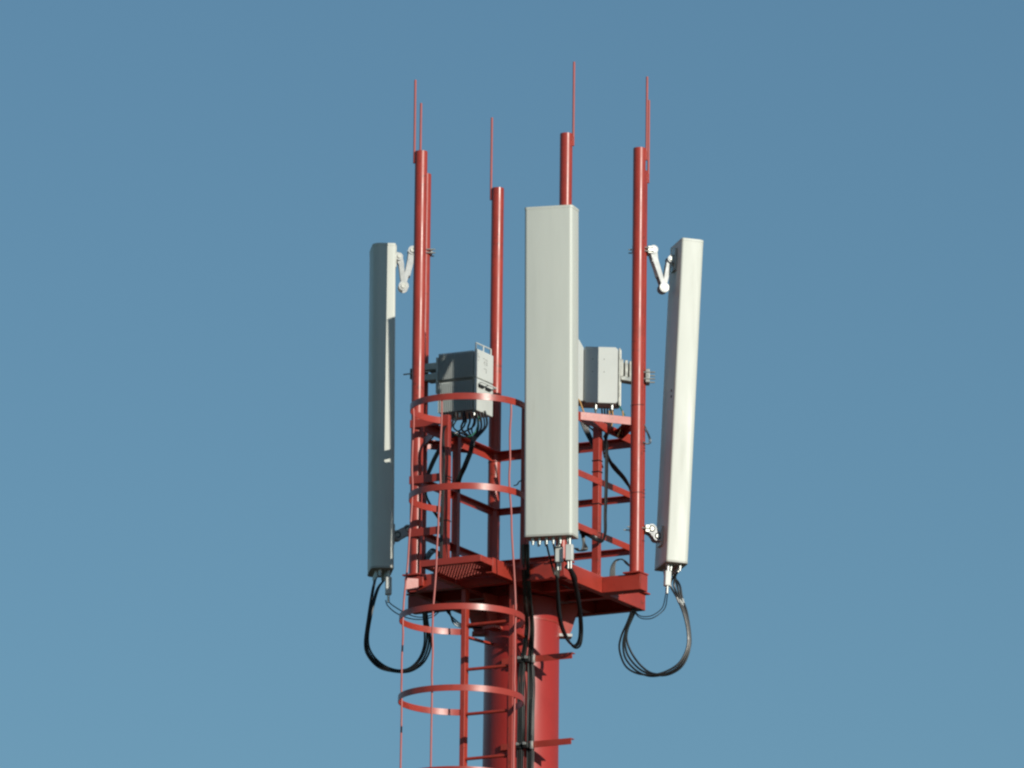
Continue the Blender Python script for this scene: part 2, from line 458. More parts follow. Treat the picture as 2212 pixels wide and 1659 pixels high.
# ------------------------------------------------------------------ pipes with lightning rods
RP = 0.0405
pole_defs = [
    ('left_front', -H, H, -15, 'red steel pipe at the near left corner of the platform, rod on its left side'),
    ('left_out', -OUT, 0, -11, 'red steel pipe hidden behind the left corner pipe, carrying the left antenna'),
    ('back', -H, -H, -15, 'red steel pipe right of the finned radio box, lowest pipe top in view'),
    ('front', H, H, 15, 'red steel pipe behind the wide middle antenna, tallest pipe in view'),
    ('right_out', OUT, 0, 15, 'glossy red steel pipe beside the right antenna, in front of another pipe'),
    ('right_back', H, -H, 15, 'red steel pipe carrying the right antenna, mostly hidden behind the right hand pipe'),
]
pole = {}
for key, a, b, ro, lab in pole_defs:
    base = A(a, b, zDeck + 0.014)
    t = thing('antenna_pipe', base, lab, 'pipe', 'pipes standing round the platform'); pole[key] = (t, a, b)
    top = A(a, b, zPole)
    MB().cyl(base, top, RP, 40).build('pipe', 'red', t)
    MB().cyl(top, top + EZ * 0.004, RP * 0.98, 40).build('pipe_cap', 'red', t)
    rb = top + V((ro * K, 0, 0))
    rod = MB().cyl(rb - EZ * 0.075, rb + EZ * 0.485, 0.0078, 12).build('lightning_rod', 'rod', t)
    mid = top + V((ro * K * 0.86, 0, -0.045))
    MB().box(mid, V((1, 0, 0)), V((0, 1, 0)), EZ, 0.010, 0.009, 0.030).build('rod_bracket', 'red', rod, bevel=0.001)
for v0, key in ((1000, 'back'), (1062, 'right_out'), (873, 'right_out')):
    t, a, b = pole[key]; ring(t, A(a, b, P(1143, v0, (a * CA + b * SA)).z), RP + 0.001, 0.0022, tilt=0.005)
for v0 in (970, 976, 1060, 1068, 1076, 1170, 1240, 1258, 1266):
    t, a, b = pole['right_back']; ring(t, A(a, b, P(1380, v0, -74).z), RP + 0.001, 0.0022, tilt=0.006)

# ------------------------------------------------------------------ panel antennas
def rounded(wd, dp, rf, rb, seg=6):
    """antenna section: x across the width, y towards the front"""
    out = []
    for cx, cy, r, a0 in ((wd / 2 - rf, dp / 2 - rf, rf, 0), (-wd / 2 + rf, dp / 2 - rf, rf, 90), (-wd / 2 + rb, -dp / 2 + rb, rb, 180), (wd / 2 - rb, -dp / 2 + rb, rb, 270)):
        for i in range(seg + 1):
            t = math.radians(a0 + 90 * i / seg); out.append((cx + r * math.cos(t), cy + r * math.sin(t)))
    return out
def arm(mb, p0, p1, side, w0, w1, th):
    """tapering cast arm with round ends, flat across side"""
    d = (p1 - p0).normalized(); q = d.cross(side).normalized(); pts = []
    for i in range(9):
        t = math.pi * i / 8; pts.append(p0 + (q * math.cos(t) - d * math.sin(t)) * w0)
    for i in range(9):
        t = math.pi * i / 8; pts.append(p1 + (q * -math.cos(t) + d * math.sin(t)) * w1)
    n = len(pts); vs = [p + side * th / 2 for p in pts] + [p - side * th / 2 for p in pts]
    mb.add(vs, [tuple(range(n)), tuple(range(n, 2 * n))[::-1]] + [(i, i + n, (i + 1) % n + n, (i + 1) % n) for i in range(n)])
    return mb
ANT = {}
def antenna(key, pkey, faz, paz, dist, tilt, vtop, ntop, L, wd, dp, label, scissor_v, lower_v, ctrl, rf=0.032):
    t0, a, b = pole[pkey]
    f = azdir(faz); s = EZ.cross(f)                # s: sideways
    tl = math.radians(tilt)
    up = EZ * math.cos(tl) + f * math.sin(tl); fr = f * math.cos(tl) - EZ * math.sin(tl)
    ztop = vtop
    pc = A(a, b, 0) + azdir(paz) * (dist * K)
    top = V((pc.x, pc.y, ztop)) + f * (math.tan(tl) * L / 2); bot = top - up * L
    th = thing('panel_antenna', bot, label, 'antenna', 'panel antennas on the platform pipes')
    prof = rounded(wd, dp, rf, 0.014)
    vsb = lambda z, k: [bot + up * z + s * (x * k) + fr * (y * k) for x, y in prof]
    def shell(z0, z1, k, nm, m):
        n = len(prof); vs = vsb(z0, k) + vsb(z1, k)
        fs = [(i, (i + 1) % n, n + (i + 1) % n, n + i) for i in range(n)] + [tuple(range(n))[::-1], tuple(range(n, 2 * n))]
        return MB().add(vs, fs, [True] * n + [False] * 2).build(nm, m, th)
    shell(0.012, L - 0.014, 1.0, 'radome', 'radome')
    shell(L - 0.016, L, 1.012, 'top_cap', 'radome'); bc = shell(0, 0.013, 1.008, 'bottom_cap', 'cap')
    back = lambda z, off=0.0: bot + up * z - fr * (dp / 2 + off)
    # connectors in two rows
    cons = []
    for i, (x, y) in enumerate(((-.105, .03), (-.063, .03), (-.02, .03), (.022, .03), (.066, .03), (.108, .012), (-.085, -.025), (-.04, -.03), (.045, -.03))):
        c = bot + s * (x * wd / 0.3) + fr * (y * dp / 0.15)
        cn = MB(); cn.cyl(c, c - up * 0.030, 0.0115, 14); cn.cyl(c - up * 0.028, c - up * 0.045, 0.0085, 12)
        o = cn.build('connector', 'silver', th); cons.append(c - up * 0.04)
    # tilt control units
    for x, y, ln in ctrl:
        c = bot + s * x + fr * y
        MB().cyl(c, c - up * 0.05, 0.012, 12).build('control_plug', 'silver', th)
        u = MB().box(c - up * (0.05 + ln / 2), s, fr, up, 0.023, 0.020, ln / 2).build('control_unit', 'ctrl', th, bevel=0.005)
        for dx in (-.009, .009):
            MB().cyl(c - up * (0.05 + ln) + s * dx, c - up * (0.10 + ln) + s * dx, 0.0075, 10).build('plug', 'silver', u)
    # upper scissor bracket
    zc = P(1143, scissor_v, (a * CA + b * SA)).z
    pa = A(a, b, zc)
    br = MB().box(pa + f * 0.052, f, s, EZ, 0.014, 0.045, 0.024).build('pipe_clamp', 'galv', th, bevel=0.003)
    MB().box(pa - f * 0.047, f, s, EZ, 0.006, 0.034, 0.018).build('clamp_plate', 'alu', th, bevel=0.003)
    for sg in (-1, 1):
        for zz in (-0.011, 0.011):
            MB().cyl(pa + s * (sg * 0.0455) + EZ * zz - f * 0.070, pa + s * (sg * 0.0455) + EZ * zz + f * 0.075, 0.0045, 8).build('clamp_bolt', 'galv', th)
    j1 = pa + f * 0.078 + EZ * 0.004
    zb_ = (zc - bot.z) / up.z
    j3 = back(zb_ - 0.055, 0.034)
    # joint: elbow hanging below
    m_ = (j1 + j3) / 2; jj = V((m_.x, m_.y, zc - 0.245))
    jj = jj.lerp(V((j3.x, j3.y, jj.z)), 0.25)
    for sg in (-1, 1):
        o_ = s * (sg * 0.030)
        k1 = j1 + f * 0.012 - EZ * 0.062
        am = arm(MB(), j1 + o_, k1 + o_, s, 0.025, 0.020, 0.006); arm(am, k1 + o_ * 1.02, jj + o_ * 1.02, s, 0.019, 0.013, 0.007)
        am.build('tilt_arm', 'alu', th, bevel=0.0015)
        o_ = s * (sg * 0.021)
        k3 = j3 - f * 0.016 - EZ * 0.048
        am = arm(MB(), j3 + o_, k3 + o_, s, 0.023, 0.018, 0.006); arm(am, k3 + o_ * 1.03, jj + o_ * 1.03, s, 0.017, 0.014, 0.007)
        am.build('tilt_arm', 'alu', th, bevel=0.0015)
    MB().bar(j3.lerp(jj, 0.28), j3.lerp(jj, 0.75), 0.04, 0.022, s).build('arm_web', 'alu', th, bevel=0.003)
    MB().bar(j1.lerp(jj, 0.25), j1.lerp(jj, 0.80), 0.056, 0.020, s).build('arm_web', 'alu', th, bevel=0.003)
    for q_, rr_ in ((j1, 0.029), (j3, 0.025)):
        for sg in (-1, 1):
            MB().cyl(q_ + s * (sg * 0.033), q_ + s * (sg * 0.039), rr_, 24).build('pivot_head', 'alu', th)
            MB().cyl(q_ + s * (sg * 0.039), q_ + s * (sg * 0.046), rr_ * 0.52, 16).build('pivot_nut', 'galv', th)
    MB().bar(j1.lerp(jj, 0.30) - f * 0.020, j1.lerp(jj, 0.72) - f * 0.020, 0.05, 0.012, s).build('tilt_scale', 'alu', th, bevel=0.003)
    MB().cyl(jj - s * 0.044, jj + s * 0.044, 0.016, 20).build('pivot_bolt', 'galv', th)
    for sg in (-1, 1):
        MB().cyl(jj + s * (sg * 0.030), jj + s * (sg * 0.036), 0.033, 24).build('pivot_disc', 'alu', th)
        MB().cyl(jj + s * (sg * 0.036), jj + s * (sg * 0.0385), 0.024, 24).build('pivot_washer', 'galv', th)
        MB().cyl(jj + s * (sg * 0.0385), jj + s * (sg * 0.042), 0.019, 24).build('pivot_boss', 'alu', th)
    MB().bar(back(zb_ + 0.02, 0.008), back(zb_ - 0.13, 0.008), 0.09, 0.016, s).build('back_plate', 'galv', th, bevel=0.002)
    MB().bar(back(zb_ - 0.02, 0.022), back(zb_ - 0.09, 0.022), 0.030, 0.03, s).build('hinge_lug', 'galv', th, bevel=0.003)
    # lower hinge
    zc2 = P(1143, lower_v, (a * CA + b * SA)).z; pb = A(a, b, zc2)
    zb2 = (zc2 - bot.z) / up.z
    MB().box(pb + f * 0.052, f, s, EZ, 0.014, 0.045, 0.024).build('pipe_clamp', 'galv', th, bevel=0.003)
    MB().box(pb - f * 0.047, f, s, EZ, 0.006, 0.034, 0.018).build('clamp_plate', 'galv', th, bevel=0.003)
    for sg in (-1, 1):
        MB().cyl(pb + s * (sg * 0.048) - f * 0.085, pb + s * (sg * 0.048) + f * 0.075, 0.0045, 8).build('clamp_bolt', 'galv', th)
    q1 = pb + f * 0.082; q2 = back(zb2 - 0.05, 0.034)
    for sg in (-1, 1):
        arm(MB(), q1 + s * (sg * .030), q2 + s * (sg * .030), s, 0.028, 0.030, 0.007).build('hinge_arm', 'alu', th, bevel=0.0015)
    for q_ in (q1, q2):
        for sg in (-1, 1):
            MB().cyl(q_ + s * (sg * 0.034), q_ + s * (sg * 0.039), 0.032, 24).build('pivot_disc', 'alu', th)
            MB().cyl(q_ + s * (sg * 0.039), q_ + s * (sg * 0.041), 0.022, 24).build('pivot_washer', 'rubber', th)
    MB().cyl(q2 - s * .045, q2 + s * .045, 0.013, 16).build('pivot_bolt', 'galv', th)
    MB().cyl(q1 - s * .045, q1 + s * .045, 0.013, 16).build('pivot_bolt', 'galv', th)
    MB().bar(back(zb2 + 0.02, 0.008), back(zb2 - 0.11, 0.008), 0.09, 0.016, s).build('back_plate', 'galv', th, bevel=0.002)
    if key == 'right':
        for zz in (1.115, 1.155):
            q = back(zz) - s * 0.075
            MB().cyl(q, q - fr * 0.003, 0.009, 12).build('drain_plug', 'rubber', th)
    ANT[key] = dict(root=th, bot=bot, s=s, fr=fr, up=up, cons=cons)
LA = 2.165
antenna('middle', 'front', -16, -15.5, 100, 2.0, P(1188, 445, 370).z, 0, LA - 0.02, 0.318, 0.165,
        'wide pale grey panel antenna facing the viewer in the middle', 560, 1130,
        ((0.125, 0.012, 0.105), (0.045, -0.03, 0.105)), rf=0.022)
antenna('left', 'left_out', -84, -74, 91, 0.5, P(829, 524, -45).z, 0, LA, 0.305, 0.148,
        'panel antenna on the left, mostly in shade with a sunlit strip', 548, 1150,
        ((0.09, -0.045, 0.115),), rf=0.054)
antenna('right', 'right_back', 104, 104, 89.5, 2.35, P(1496, 515, -45).z, 0, LA, 0.305, 0.150,
        'bright white panel antenna on the right, its top tilted outward', 538, 1140,
        ((-0.09, -0.045, 0.10),), rf=0.03)

# ------------------------------------------------------------------ radio units
def radio_left():
    zt_ = P(1025, 753.6, -40).z; zb_ = P(1021, 885, -40).z
    a1, a0, b1, b0 = -123, -214, 20, -57
    t = thing('radio_unit', A((a0 + a1) / 2, (b0 + b1) / 2, zb_), 'finned radio box on the left with marker writing and cables below', 'radio unit', 'radio units on the pipes')
    zm = (zt_ + zb_) / 2 + 0.012
    for z0, z1 in ((zb_, zm - 0.005), (zm + 0.005, zt_)):
        MB().box(A((a0 + a1) / 2, (b0 + b1) / 2 - 8, (z0 + z1) / 2), EA, EB, EZ, (a1 - a0) / 2 * K - 0.002, (b1 - b0) / 2 * K - 0.025, (z1 - z0) / 2).build('module_body', 'radio', t, bevel=0.004)
        fm = MB()
        for i in range(19):
            a = a0 + 2 + (a1 - a0 - 10) * i / 18
            fm.box(A(a, b1 - 8.2, (z0 + z1) / 2), EA, EB, EZ, 0.0017, 0.024, (z1 - z0) / 2 - 0.006)
        o = fm.build('heat_sink_fins', 'fin', t); o['kind'] = 'stuff'
        # front cover facing the viewer's right
        MB().box(A(a1 + 1.6, (b0 + b1) / 2, (z0 + z1) / 2), EA, EB, EZ, 0.009, (b1 - b0) / 2 * K, (z1 - z0) / 2 + 0.002).build('front_cover', 'radio', t, bevel=0.004)
        # handle bars
        zz = z1 + (0.044 if z1 == zt_ else -0.03); ao = a1 + (0 if z1 == zt_ else 14)
        if z1 == zt_:
            pts = [A(ao, b1 - 4, z1 - .01), A(ao, b1 - 4, zz), A(ao, b0 + 4, zz), A(ao, b0 + 4, z1 - .01)]
        else:
            pts = [A(a1 + 2, b1 - 8, zz), A(ao, b1 - 8, zz + .005), A(ao, b0 + 4, zz + .005), A(a1 + 2, b0 + 4, zz)]
        hb = MB()
        for i in range(3): hb.cyl(pts[i], pts[i + 1], 0.0048, 10)
        pm, pe = pts[1].lerp(pts[2], 0.5), pts[0].lerp(pts[3], 0.5); hb.cyl(pm, pe, 0.0045, 8)
        hb.build('handle', 'radio', t)
    for bb in (2, -30):
        MB().box(A(a1 + 6.2, bb, zb_ + 0.165), EA, EB, EZ, 0.008, 0.032, 0.008).build('latch', 'rubber', t)
    # marker strokes on the upper cover
    strokes = MB(); x = a1 + 4.75
    for (b_, z_, hb_, hz_) in ((14, -.030, .006, .0018), (14, -.045, .0018, .008), (9, -.050, .0018, .008), (12, -.072, .006, .0018),
                               (-13, -.046, .009, .0018), (-21, -.050, .007, .0018), (-27, -.052, .0018, .008),
                               (-14, -.072, .0018, .008), (-18, -.066, .005, .0018), (-18, -.082, .005, .0018), (-25, -.068, .005, .0018), (-25, -.084, .005, .0018), (-27, -.076, .0018, .008),
                               (-15, -.112, .005, .0022), (-21, -.112, .005, .0018), (-24, -.126, .0018, .012)):
        strokes.box(A(x, b_, zt_ + z_), EA, EB, EZ, 0.0006, hb_, hz_)
    strokes.build('marker_writing', 'ink', t)
    # pole bracket
    for dz_ in (-0.035, 0.035):
        MB().box(A((a0 - 248) / 2, 0, zm + 0.075 + dz_), EA, EB, EZ, (a0 + 248) / 2 * K + 0.004, 0.05, 0.022).build('pole_bracket', 'galv', t, bevel=0.003)
    MB().box(A(a0 - 1, 0, zm + 0.04), EA, EB, EZ, 0.006, 0.07, 0.12).build('mounting_plate', 'galv', t, bevel=0.002)
    MB().box(A(-280, 0, zm + 0.075), EA, EB, EZ, 0.014, 0.05, 0.035).build('clamp_jaw', 'rubber', t, bevel=0.003)
    for sb in (-17, 17):
        MB().cyl(A(-300, sb, zm + 0.075), A(-235, sb, zm + 0.075), 0.005, 8).build('clamp_bolt', 'galv', t)
    for i in range(7):
        c = A(a0 + 14 + i * 11.5, b1 - 14 - (i % 3) * 24, zb_)
        MB().cyl(c, c - EZ * 0.03, 0.011, 10).build('connector', 'silver', t)
    return zb_
zRL = radio_left()

def radio_right():
    f = azdir(4); s = EZ.cross(f)
    zt_ = P(1300, 752, -26).z; zb_ = P(1300, 873, -26).z
    x0, x1, n0 = 117 * K, 190 * K, 14 * K
    base = V((x0 + x1, 0, 0)) / 2; c = V((base.x, n0 + 0.075, (zt_ + zb_) / 2)); hh = (zt_ - zb_) / 2; hw = (x1 - x0) / 2
    t = thing('radio_unit', (c.x, c.y, zb_), 'smooth pale grey radio box beside the right hand pipe', 'radio unit', 'radio units on the pipes')
    prof = [(-hw + .014, -hh), (hw - .014, -hh), (hw, -hh + .012), (hw, hh - .014), (hw - .016, hh), (-hw + .006, hh), (-hw, hh - .006), (-hw, -hh + .012)]
    MB().ext(prof, c + f * 0.075, c + f * -0.055, s if s.x > 0 else -s).build('front_cover', 'radio', t, bevel=0.003)
    MB().box(c - f * 0.064, s, f, EZ, hw + 0.010, 0.006, hh + 0.004).build('back_plate', 'galv', t)
    fm = MB()
    for i in range(16):
        fm.box(c - f * 0.085 + s * (hw * (-0.9 + 1.8 * i / 15)), s, f, EZ, 0.002, 0.016, hh * 0.95)
    o = fm.build('heat_sink_fins', 'fin', t); o['kind'] = 'stuff'
    sx = s if s.x > 0 else -s
    for xx in (-0.055, 0.0195):
        for zz in (0.105, -0.0 + 0.02):
            MB().cyl(c + sx * (xx) + EZ * zz + f * 0.0748, c + sx * xx + EZ * zz + f * 0.0765, 0.003, 8).build('cover_screw', 'rubber', t)
    # bracket to the pipe behind
    pb = A(H, -H, c.z + 0.085)
    e0 = c + sx * (hw + 0.006) + EZ * 0.06
    MB().box(c + sx * (hw + 0.014) - f * 0.01, sx, f, EZ, 0.006, 0.05, hh + 0.004).build('side_plate', 'galv', t, bevel=0.002)
    MB().cyl(c + sx * (hw + 0.024) + EZ * hh, c + sx * (hw + 0.024) - EZ * hh, 0.0045, 10).build('earth_rod', 'galv', t)
    for k in range(4):
        q = e0.lerp(V((pb.x - 0.03, pb.y - 0.01, e0.z)), 0.2 + k * 0.26)
        MB().box(q, sx, f, EZ, 0.010, 0.05, 0.058).build('bracket_rib', 'galv', t, bevel=0.003)
    q0, q1 = e0 + EZ * -0.065, V((pb.x - 0.02, pb.y - .01, e0.z - 0.065))
    MB().bar(q0, q1, 0.08, 0.028).build('bracket_base', 'galv', t, bevel=0.003)
    MB().bar(e0 - f * 0.03, V((pb.x - 0.03, pb.y, e0.z)), 0.02, 0.10).build('bracket_web', 'galv', t)
    MB().box(V((pb.x + 0.052, pb.y, e0.z - 0.03)), V((1, 0, 0)), V((0, 1, 0)), EZ, 0.014, 0.05, 0.045).build('clamp_jaw', 'galv', t, bevel=0.003)
    for sb in (-.05, .05):
        for zz in (-.052, -.008):
            MB().cyl(V((pb.x - .05, pb.y + sb, e0.z + zz)), V((pb.x + .10, pb.y + sb, e0.z + zz)), 0.005, 8).build('clamp_bolt', 'galv', t)
    for xx in (-0.03, 0.075):
        q = c + sx * xx - EZ * hh + f * 0.04
        k = MB(); k.cyl(q, q - EZ * 0.035, 0.012, 12); k.cyl(q - EZ * 0.035, q - EZ * 0.06, 0.012, 12, r2=0.005); k.build('connector', 'silver', t)
    # the second box, mostly hidden by the middle antenna
    c2 = V((78 * K, n0 + 0.045, c.z + 0.005)); hw2 = 37 * K
    t2 = thing('radio_unit', (c2.x, c2.y, zb_), 'white radio box showing only its edge behind the middle antenna', 'radio unit', 'radio units on the pipes')
    p2 = [(-hw2, -hh), (hw2, -hh), (hw2, hh - .02), (hw2 - .03, hh + .035), (-hw2, hh + .035)]
    MB().ext(p2, c2 + f * 0.085, c2 + f * -0.05, sx).build('housing', 'radio', t2, bevel=0.004)
    MB().box(c2 - f * 0.06, s, f, EZ, hw2, 0.01, hh).build('heat_sink', 'fin', t2)
    MB().cyl(c2 - EZ * hh, c2 - EZ * (hh + 0.03), 0.012, 10).build('connector', 'silver', t2)
    return c, zb_, f, sx, hh, hw
cR, zRR, fR, sR, hhR, hwR = radio_right()

# ------------------------------------------------------------------ cables
def cable(pts, r, label, group, name='jumper_cable', m='black', cat='cable', sub=7, n=8):
    base = V(pts[0])
    o = bpy.data.objects.new('x', None)
    b = MB().tube(pts, r, n, sub)
    c = sum((V(p) for p in pts), V()) / len(pts)
    for i in range(len(b.v)): b.v[i] = b.v[i] - c
    ob = b.build(name, m); ob.location = c
    bpy.data.objects.remove(o)
    return tag(ob, label, cat, group)
ORD = ('first', 'second', 'third', 'fourth', 'fifth', 'sixth', 'seventh', 'eighth', 'ninth')
def ferrule(ob, p0, p1, r=0.0095):
    MBc = MB().cyl(V(p0) - ob.location, V(p1) - ob.location, r, 10)
    f_ = MBc.build('ferrule', 'silver'); f_.parent = ob; return f_
def jit(p, r): return V(p) + V((random.uniform(-r, r), random.uniform(-r, r), random.uniform(-r, r)))
def path(uvs, n0, n1=None, off=0, spread=0.0):
    m = len(uvs); n1 = n0 if n1 is None else n1; out = []
    for i, uv in enumerate(uvs):
        t = i / (m - 1); nn = uv[2] if len(uv) > 2 else n0 + (n1 - n0) * t
        out.append(P(uv[0], uv[1], nn))
    return out

# left loop
LL = ANT['left']
left_paths = [
    [(804, 1278), (795, 1335), (788, 1392), (796, 1420), (820, 1444), (855, 1452), (888, 1448), (912, 1429), (925, 1398), (926, 1370), (921, 1340), (919, 1312)],
    [(806, 1278), (797, 1335), (791, 1388), (800, 1416), (825, 1439), (857, 1449), (886, 1445), (908, 1425), (920, 1396), (922, 1365), (918, 1338), (917, 1312)],
    [(816, 1275), (803, 1325), (795, 1380), (803, 1411), (828, 1436), (858, 1447), (884, 1443), (905, 1423), (916, 1394), (917, 1362), (915, 1335), (914, 1312)],
    [(813, 1275), (799, 1330), (793, 1385), (799, 1418), (823, 1441), (853, 1450), (886, 1449), (914, 1431), (929, 1402), (930, 1376), (924, 1342), (921, 1312)],
]
for i, pp in enumerate(left_paths):
    st = LL['cons'][(1, 2, 6, 7)[i]]
    pts = [st] + path(pp, -108, -60); 
    for q in pts[1:]: q.y += (i - 1.5) * 0.012
    cable(pts, 0.0068, ('second outermost', 'second innermost', 'innermost', 'outermost')[i] + ' thick black cable of the loop hanging below the left antenna', 'cables looping below the left antenna')
for i, pp in enumerate(([(833, 1297), (838, 1309), (857, 1325), (885, 1336), (912, 1338), (935, 1332), (948, 1322)],
                        [(838, 1297), (846, 1306), (868, 1320), (893, 1331), (916, 1333), (936, 1326), (946, 1318)])):
    cable(path(pp, -125, -40), 0.0036, ('lower', 'upper')[i] + ' thin black control wire sagging right of the left antenna foot', 'thin wires at the left antenna')
# right loop
RA = ANT['right']
right_paths = [
    [(1448, 1262), (1462, 1292), (1476, 1325), (1485, 1365), (1484, 1400), (1468, 1432), (1440, 1451), (1408, 1459), (1374, 1455), (1350, 1438), (1338, 1404), (1342, 1376), (1355, 1346), (1366, 1316)],
    [(1456, 1265), (1468, 1295), (1480, 1330), (1488, 1372), (1486, 1404), (1470, 1436), (1441, 1455), (1406, 1461), (1376, 1450), (1352, 1424), (1346, 1395), (1350, 1370), (1360, 1342), (1369, 1316)],
    [(1463, 1265), (1472, 1298), (1482, 1328), (1490, 1374), (1488, 1408), (1472, 1440), (1443, 1457), (1411, 1457), (1382, 1445), (1358, 1418), (1350, 1390), (1352, 1366), (1362, 1340), (1371, 1316)],
    [(1468, 1262), (1474, 1292), (1484, 1322), (1491, 1368), (1490, 1398), (1476, 1432), (1448, 1452), (1412, 1454), (1387, 1439), (1366, 1412), (1354, 1382), (1356, 1358), (1365, 1336), (1374, 1316)],
]
for i, pp in enumerate(right_paths):
    st = RA['cons'][(1, 2, 3, 4)[i]]
    pts = [st] + path(pp, -92, -60)
    for q in pts[1:]: q.y += (i - 1.5) * 0.012
    ob = cable(pts, 0.0070, ('outermost', 'second outermost', 'second innermost', 'innermost')[i] + ' thick black cable of the loop hanging below the right antenna', 'cables looping below the right antenna')
    ferrule(ob, pts[2], pts[2].lerp(pts[3], 0.35), 0.0072)
for i, pp in enumerate(([(1438, 1284), (1431, 1312), (1412, 1328), (1394, 1332), (1380, 1329), (1370, 1318)], [(1442, 1283), (1436, 1314), (1414, 1333), (1396, 1337), (1380, 1333), (1368, 1318)])):
    cable(path(pp, -125, -50), 0.0034, ('upper', 'lower')[i] + ' thin black control wire sagging left of the right antenna foot', 'thin wires at the right antenna')
# middle loop
MA = ANT['middle']
mid_paths = [
    [(1185, 1195), (1193, 1225), (1203, 1255), (1206, 1300), (1212, 1345), (1224, 1378), (1240, 1396), (1251, 1390), (1256, 1365), (1253, 1320), (1246, 1275), (1234, 1232, 200), (1222, 1222, 120)],
    [(1199, 1195), (1201, 1225), (1205, 1258), (1208, 1302), (1214, 1345), (1227, 1380), (1241, 1399), (1254, 1393), (1258, 1362), (1255, 1318), (1248, 1272), (1236, 1230, 200), (1224, 1220, 120)],
    [(1214, 1195), (1208, 1228), (1204, 1260), (1204, 1305), (1209, 1345), (1221, 1376), (1237, 1393), (1248, 1386), (1252, 1362), (1250, 1320), (1243, 1276), (1231, 1234, 200), (1220, 1224, 120)],
]
for i, pp in enumerate(mid_paths):
    st = MA['cons'][(2, 3, 4)[i]]
    pts = [st] + [P(q_[0], q_[1], 182 + 125 * max(0, 1 - k_ / 5) + 108 * max(0, min(1, (k_ - 8) / 3))) for k_, q_ in enumerate(pp)]
    for q in pts[1:]: q.y += (i - 1) * 0.012
    ob = cable(pts, 0.0064, ('middle', 'outermost', 'innermost')[i] + ' thick black cable of the narrow loop below the middle antenna', 'cables looping below the middle antenna')
    ferrule(ob, pts[2], pts[2].lerp(pts[3], 0.55), 0.0085)
cable(path([(1232, 1224), (1240, 1236), (1246, 1250), (1244, 1268), (1232, 1272), (1212, 1262)], 290, 200), 0.0036,
      'thin wire hanging from the control box of the middle antenna', None)

# feeder bundle down the mast
fe = [1119, 1123.5, 1127.5, 1131.5, 1140, 1143.5, 1147, 1150.5, 1154]
for i, x in enumerate(fe):
    t = (x - 1136) * 1.0; r = 0.0056 if i not in (3, 8) else 0.0042
    up_ = [(1135 + t * 0.42, 1176, 232), (1136 + t * 0.42, 1235, 222), (1140 + t * 0.45, 1300, 180), (1144 + t * 0.5, 1350, 140),
           (1141 + t * 0.62, 1395, 118), (x + 2.0 - t * 0.25, 1425, 110), (x + 0.8, 1475, 107), (x, 1520, 107), (x - 1.2 - t * 0.15, 1610, 107), (x - 2.2, 1680, 107)]
    pts = path(up_, 0)
    for k, q in enumerate(pts): q.y -= ((i * 37) % 5 - 2) * 0.004
    lastp = pts[-1]; pts += [V((lastp.x - 0.02, lastp.y, 8.0)), V((lastp.x - 0.03, lastp.y - 0.02, 0.5))]
    cable(pts, r, ORD[i] + ' black feeder cable from the left in the bundle down the mast', 'feeder cables down the mast', 'feeder_cable', 'feeder')
for v0, x0 in ((1425, 1134), (1611, 1130)):
    c = P(x0, v0, 108)
    t = thing('cable_clamp', c, 'black cable clamp on the %s red arm of the mast' % ('upper' if v0 < 1500 else 'lower'), 'clamp')
    for sgn in (-1, 1):
        MB().box(c + EA * (sgn * 0.026) + EB * 0.004, EA, EB, EZ, 0.020, 0.022, 0.022).build('clamp_block', 'rubber', t, bevel=0.007)
        q = c + EA * (sgn * 0.026) + EB * 0.026 + EZ * 0.008
        MB().cyl(q, q + EB * 0.016, 0.010, 12).build('bolt_head', 'galv', t)
    MB().box(c + EA * 0.062 + EB * 0.0, EA, EB, EZ, 0.008, 0.010, 0.026).build('clamp_tab', 'galv', t, bevel=0.002)

# cables of the left radio box
zc = 888
lab = 'black cable hanging from the left radio box onto the rail'
grp = 'cables below the left radio box'
tails = [(1022, 950, 10), (1016, 975, 8), (1003, 1008, 0), (990, 1040, -60), (985, 1100, -76), (983, 1160, -80), (982, 1240, -84)]
starts = [(984, 890), (1000, 891), (1014, 892), (1022, 893), (1030, 893), (1036, 892), (1042, 890), (1047, 888)]
for i, (x, y) in enumerate(starts):
    bul = (x - 1015) * 0.55
    pts = [P(x, y, -50), P(x + 1 + max(0, bul * .2), y + 18, -46), P(x + (2 if x > 1025 else -3), y + 36, -30)]
    tl = [P(u + (i % 4 - 1.5) * 2.2, v + (i % 3) * 2, n_ + (i % 3) * 4) for u, v, n_ in tails]
    cable(pts + tl, 0.0070 if i % 3 else 0.0052, ORD[i] + ' black cable from the left hanging below the left radio box', grp)
for i, x in enumerate((972, 978, 1003, 1022)):
    pts = [P(x, 889, -60), P(x - 1 + i * 2, 905, -50), P(x - 4, 925, -40), P(966 - i, 950, -30), P(950 - 2 * i, 975, -25), P(934 - 2 * i, 1008, -25), P(922 - i, 1040, -28),
           P(921, 1070, -30), P(932 + i, 1098, -45), P(950 + i, 1125, -60), P(966, 1150, -76), P(972, 1235, -78)]
    cable(pts, 0.006, ORD[i] + ' black cable curving from the left radio box past the left corner pipe', 'cables curving past the left corner pipe')
cable([P(975, 934, 0), P(990, 942, 4), P(1008, 944, 6), P(1022, 938, 6), P(1030, 925, 0), P(1034, 900, -40)], 0.004,
      'green earth wire under the left radio box', None, 'earth_wire', 'green')
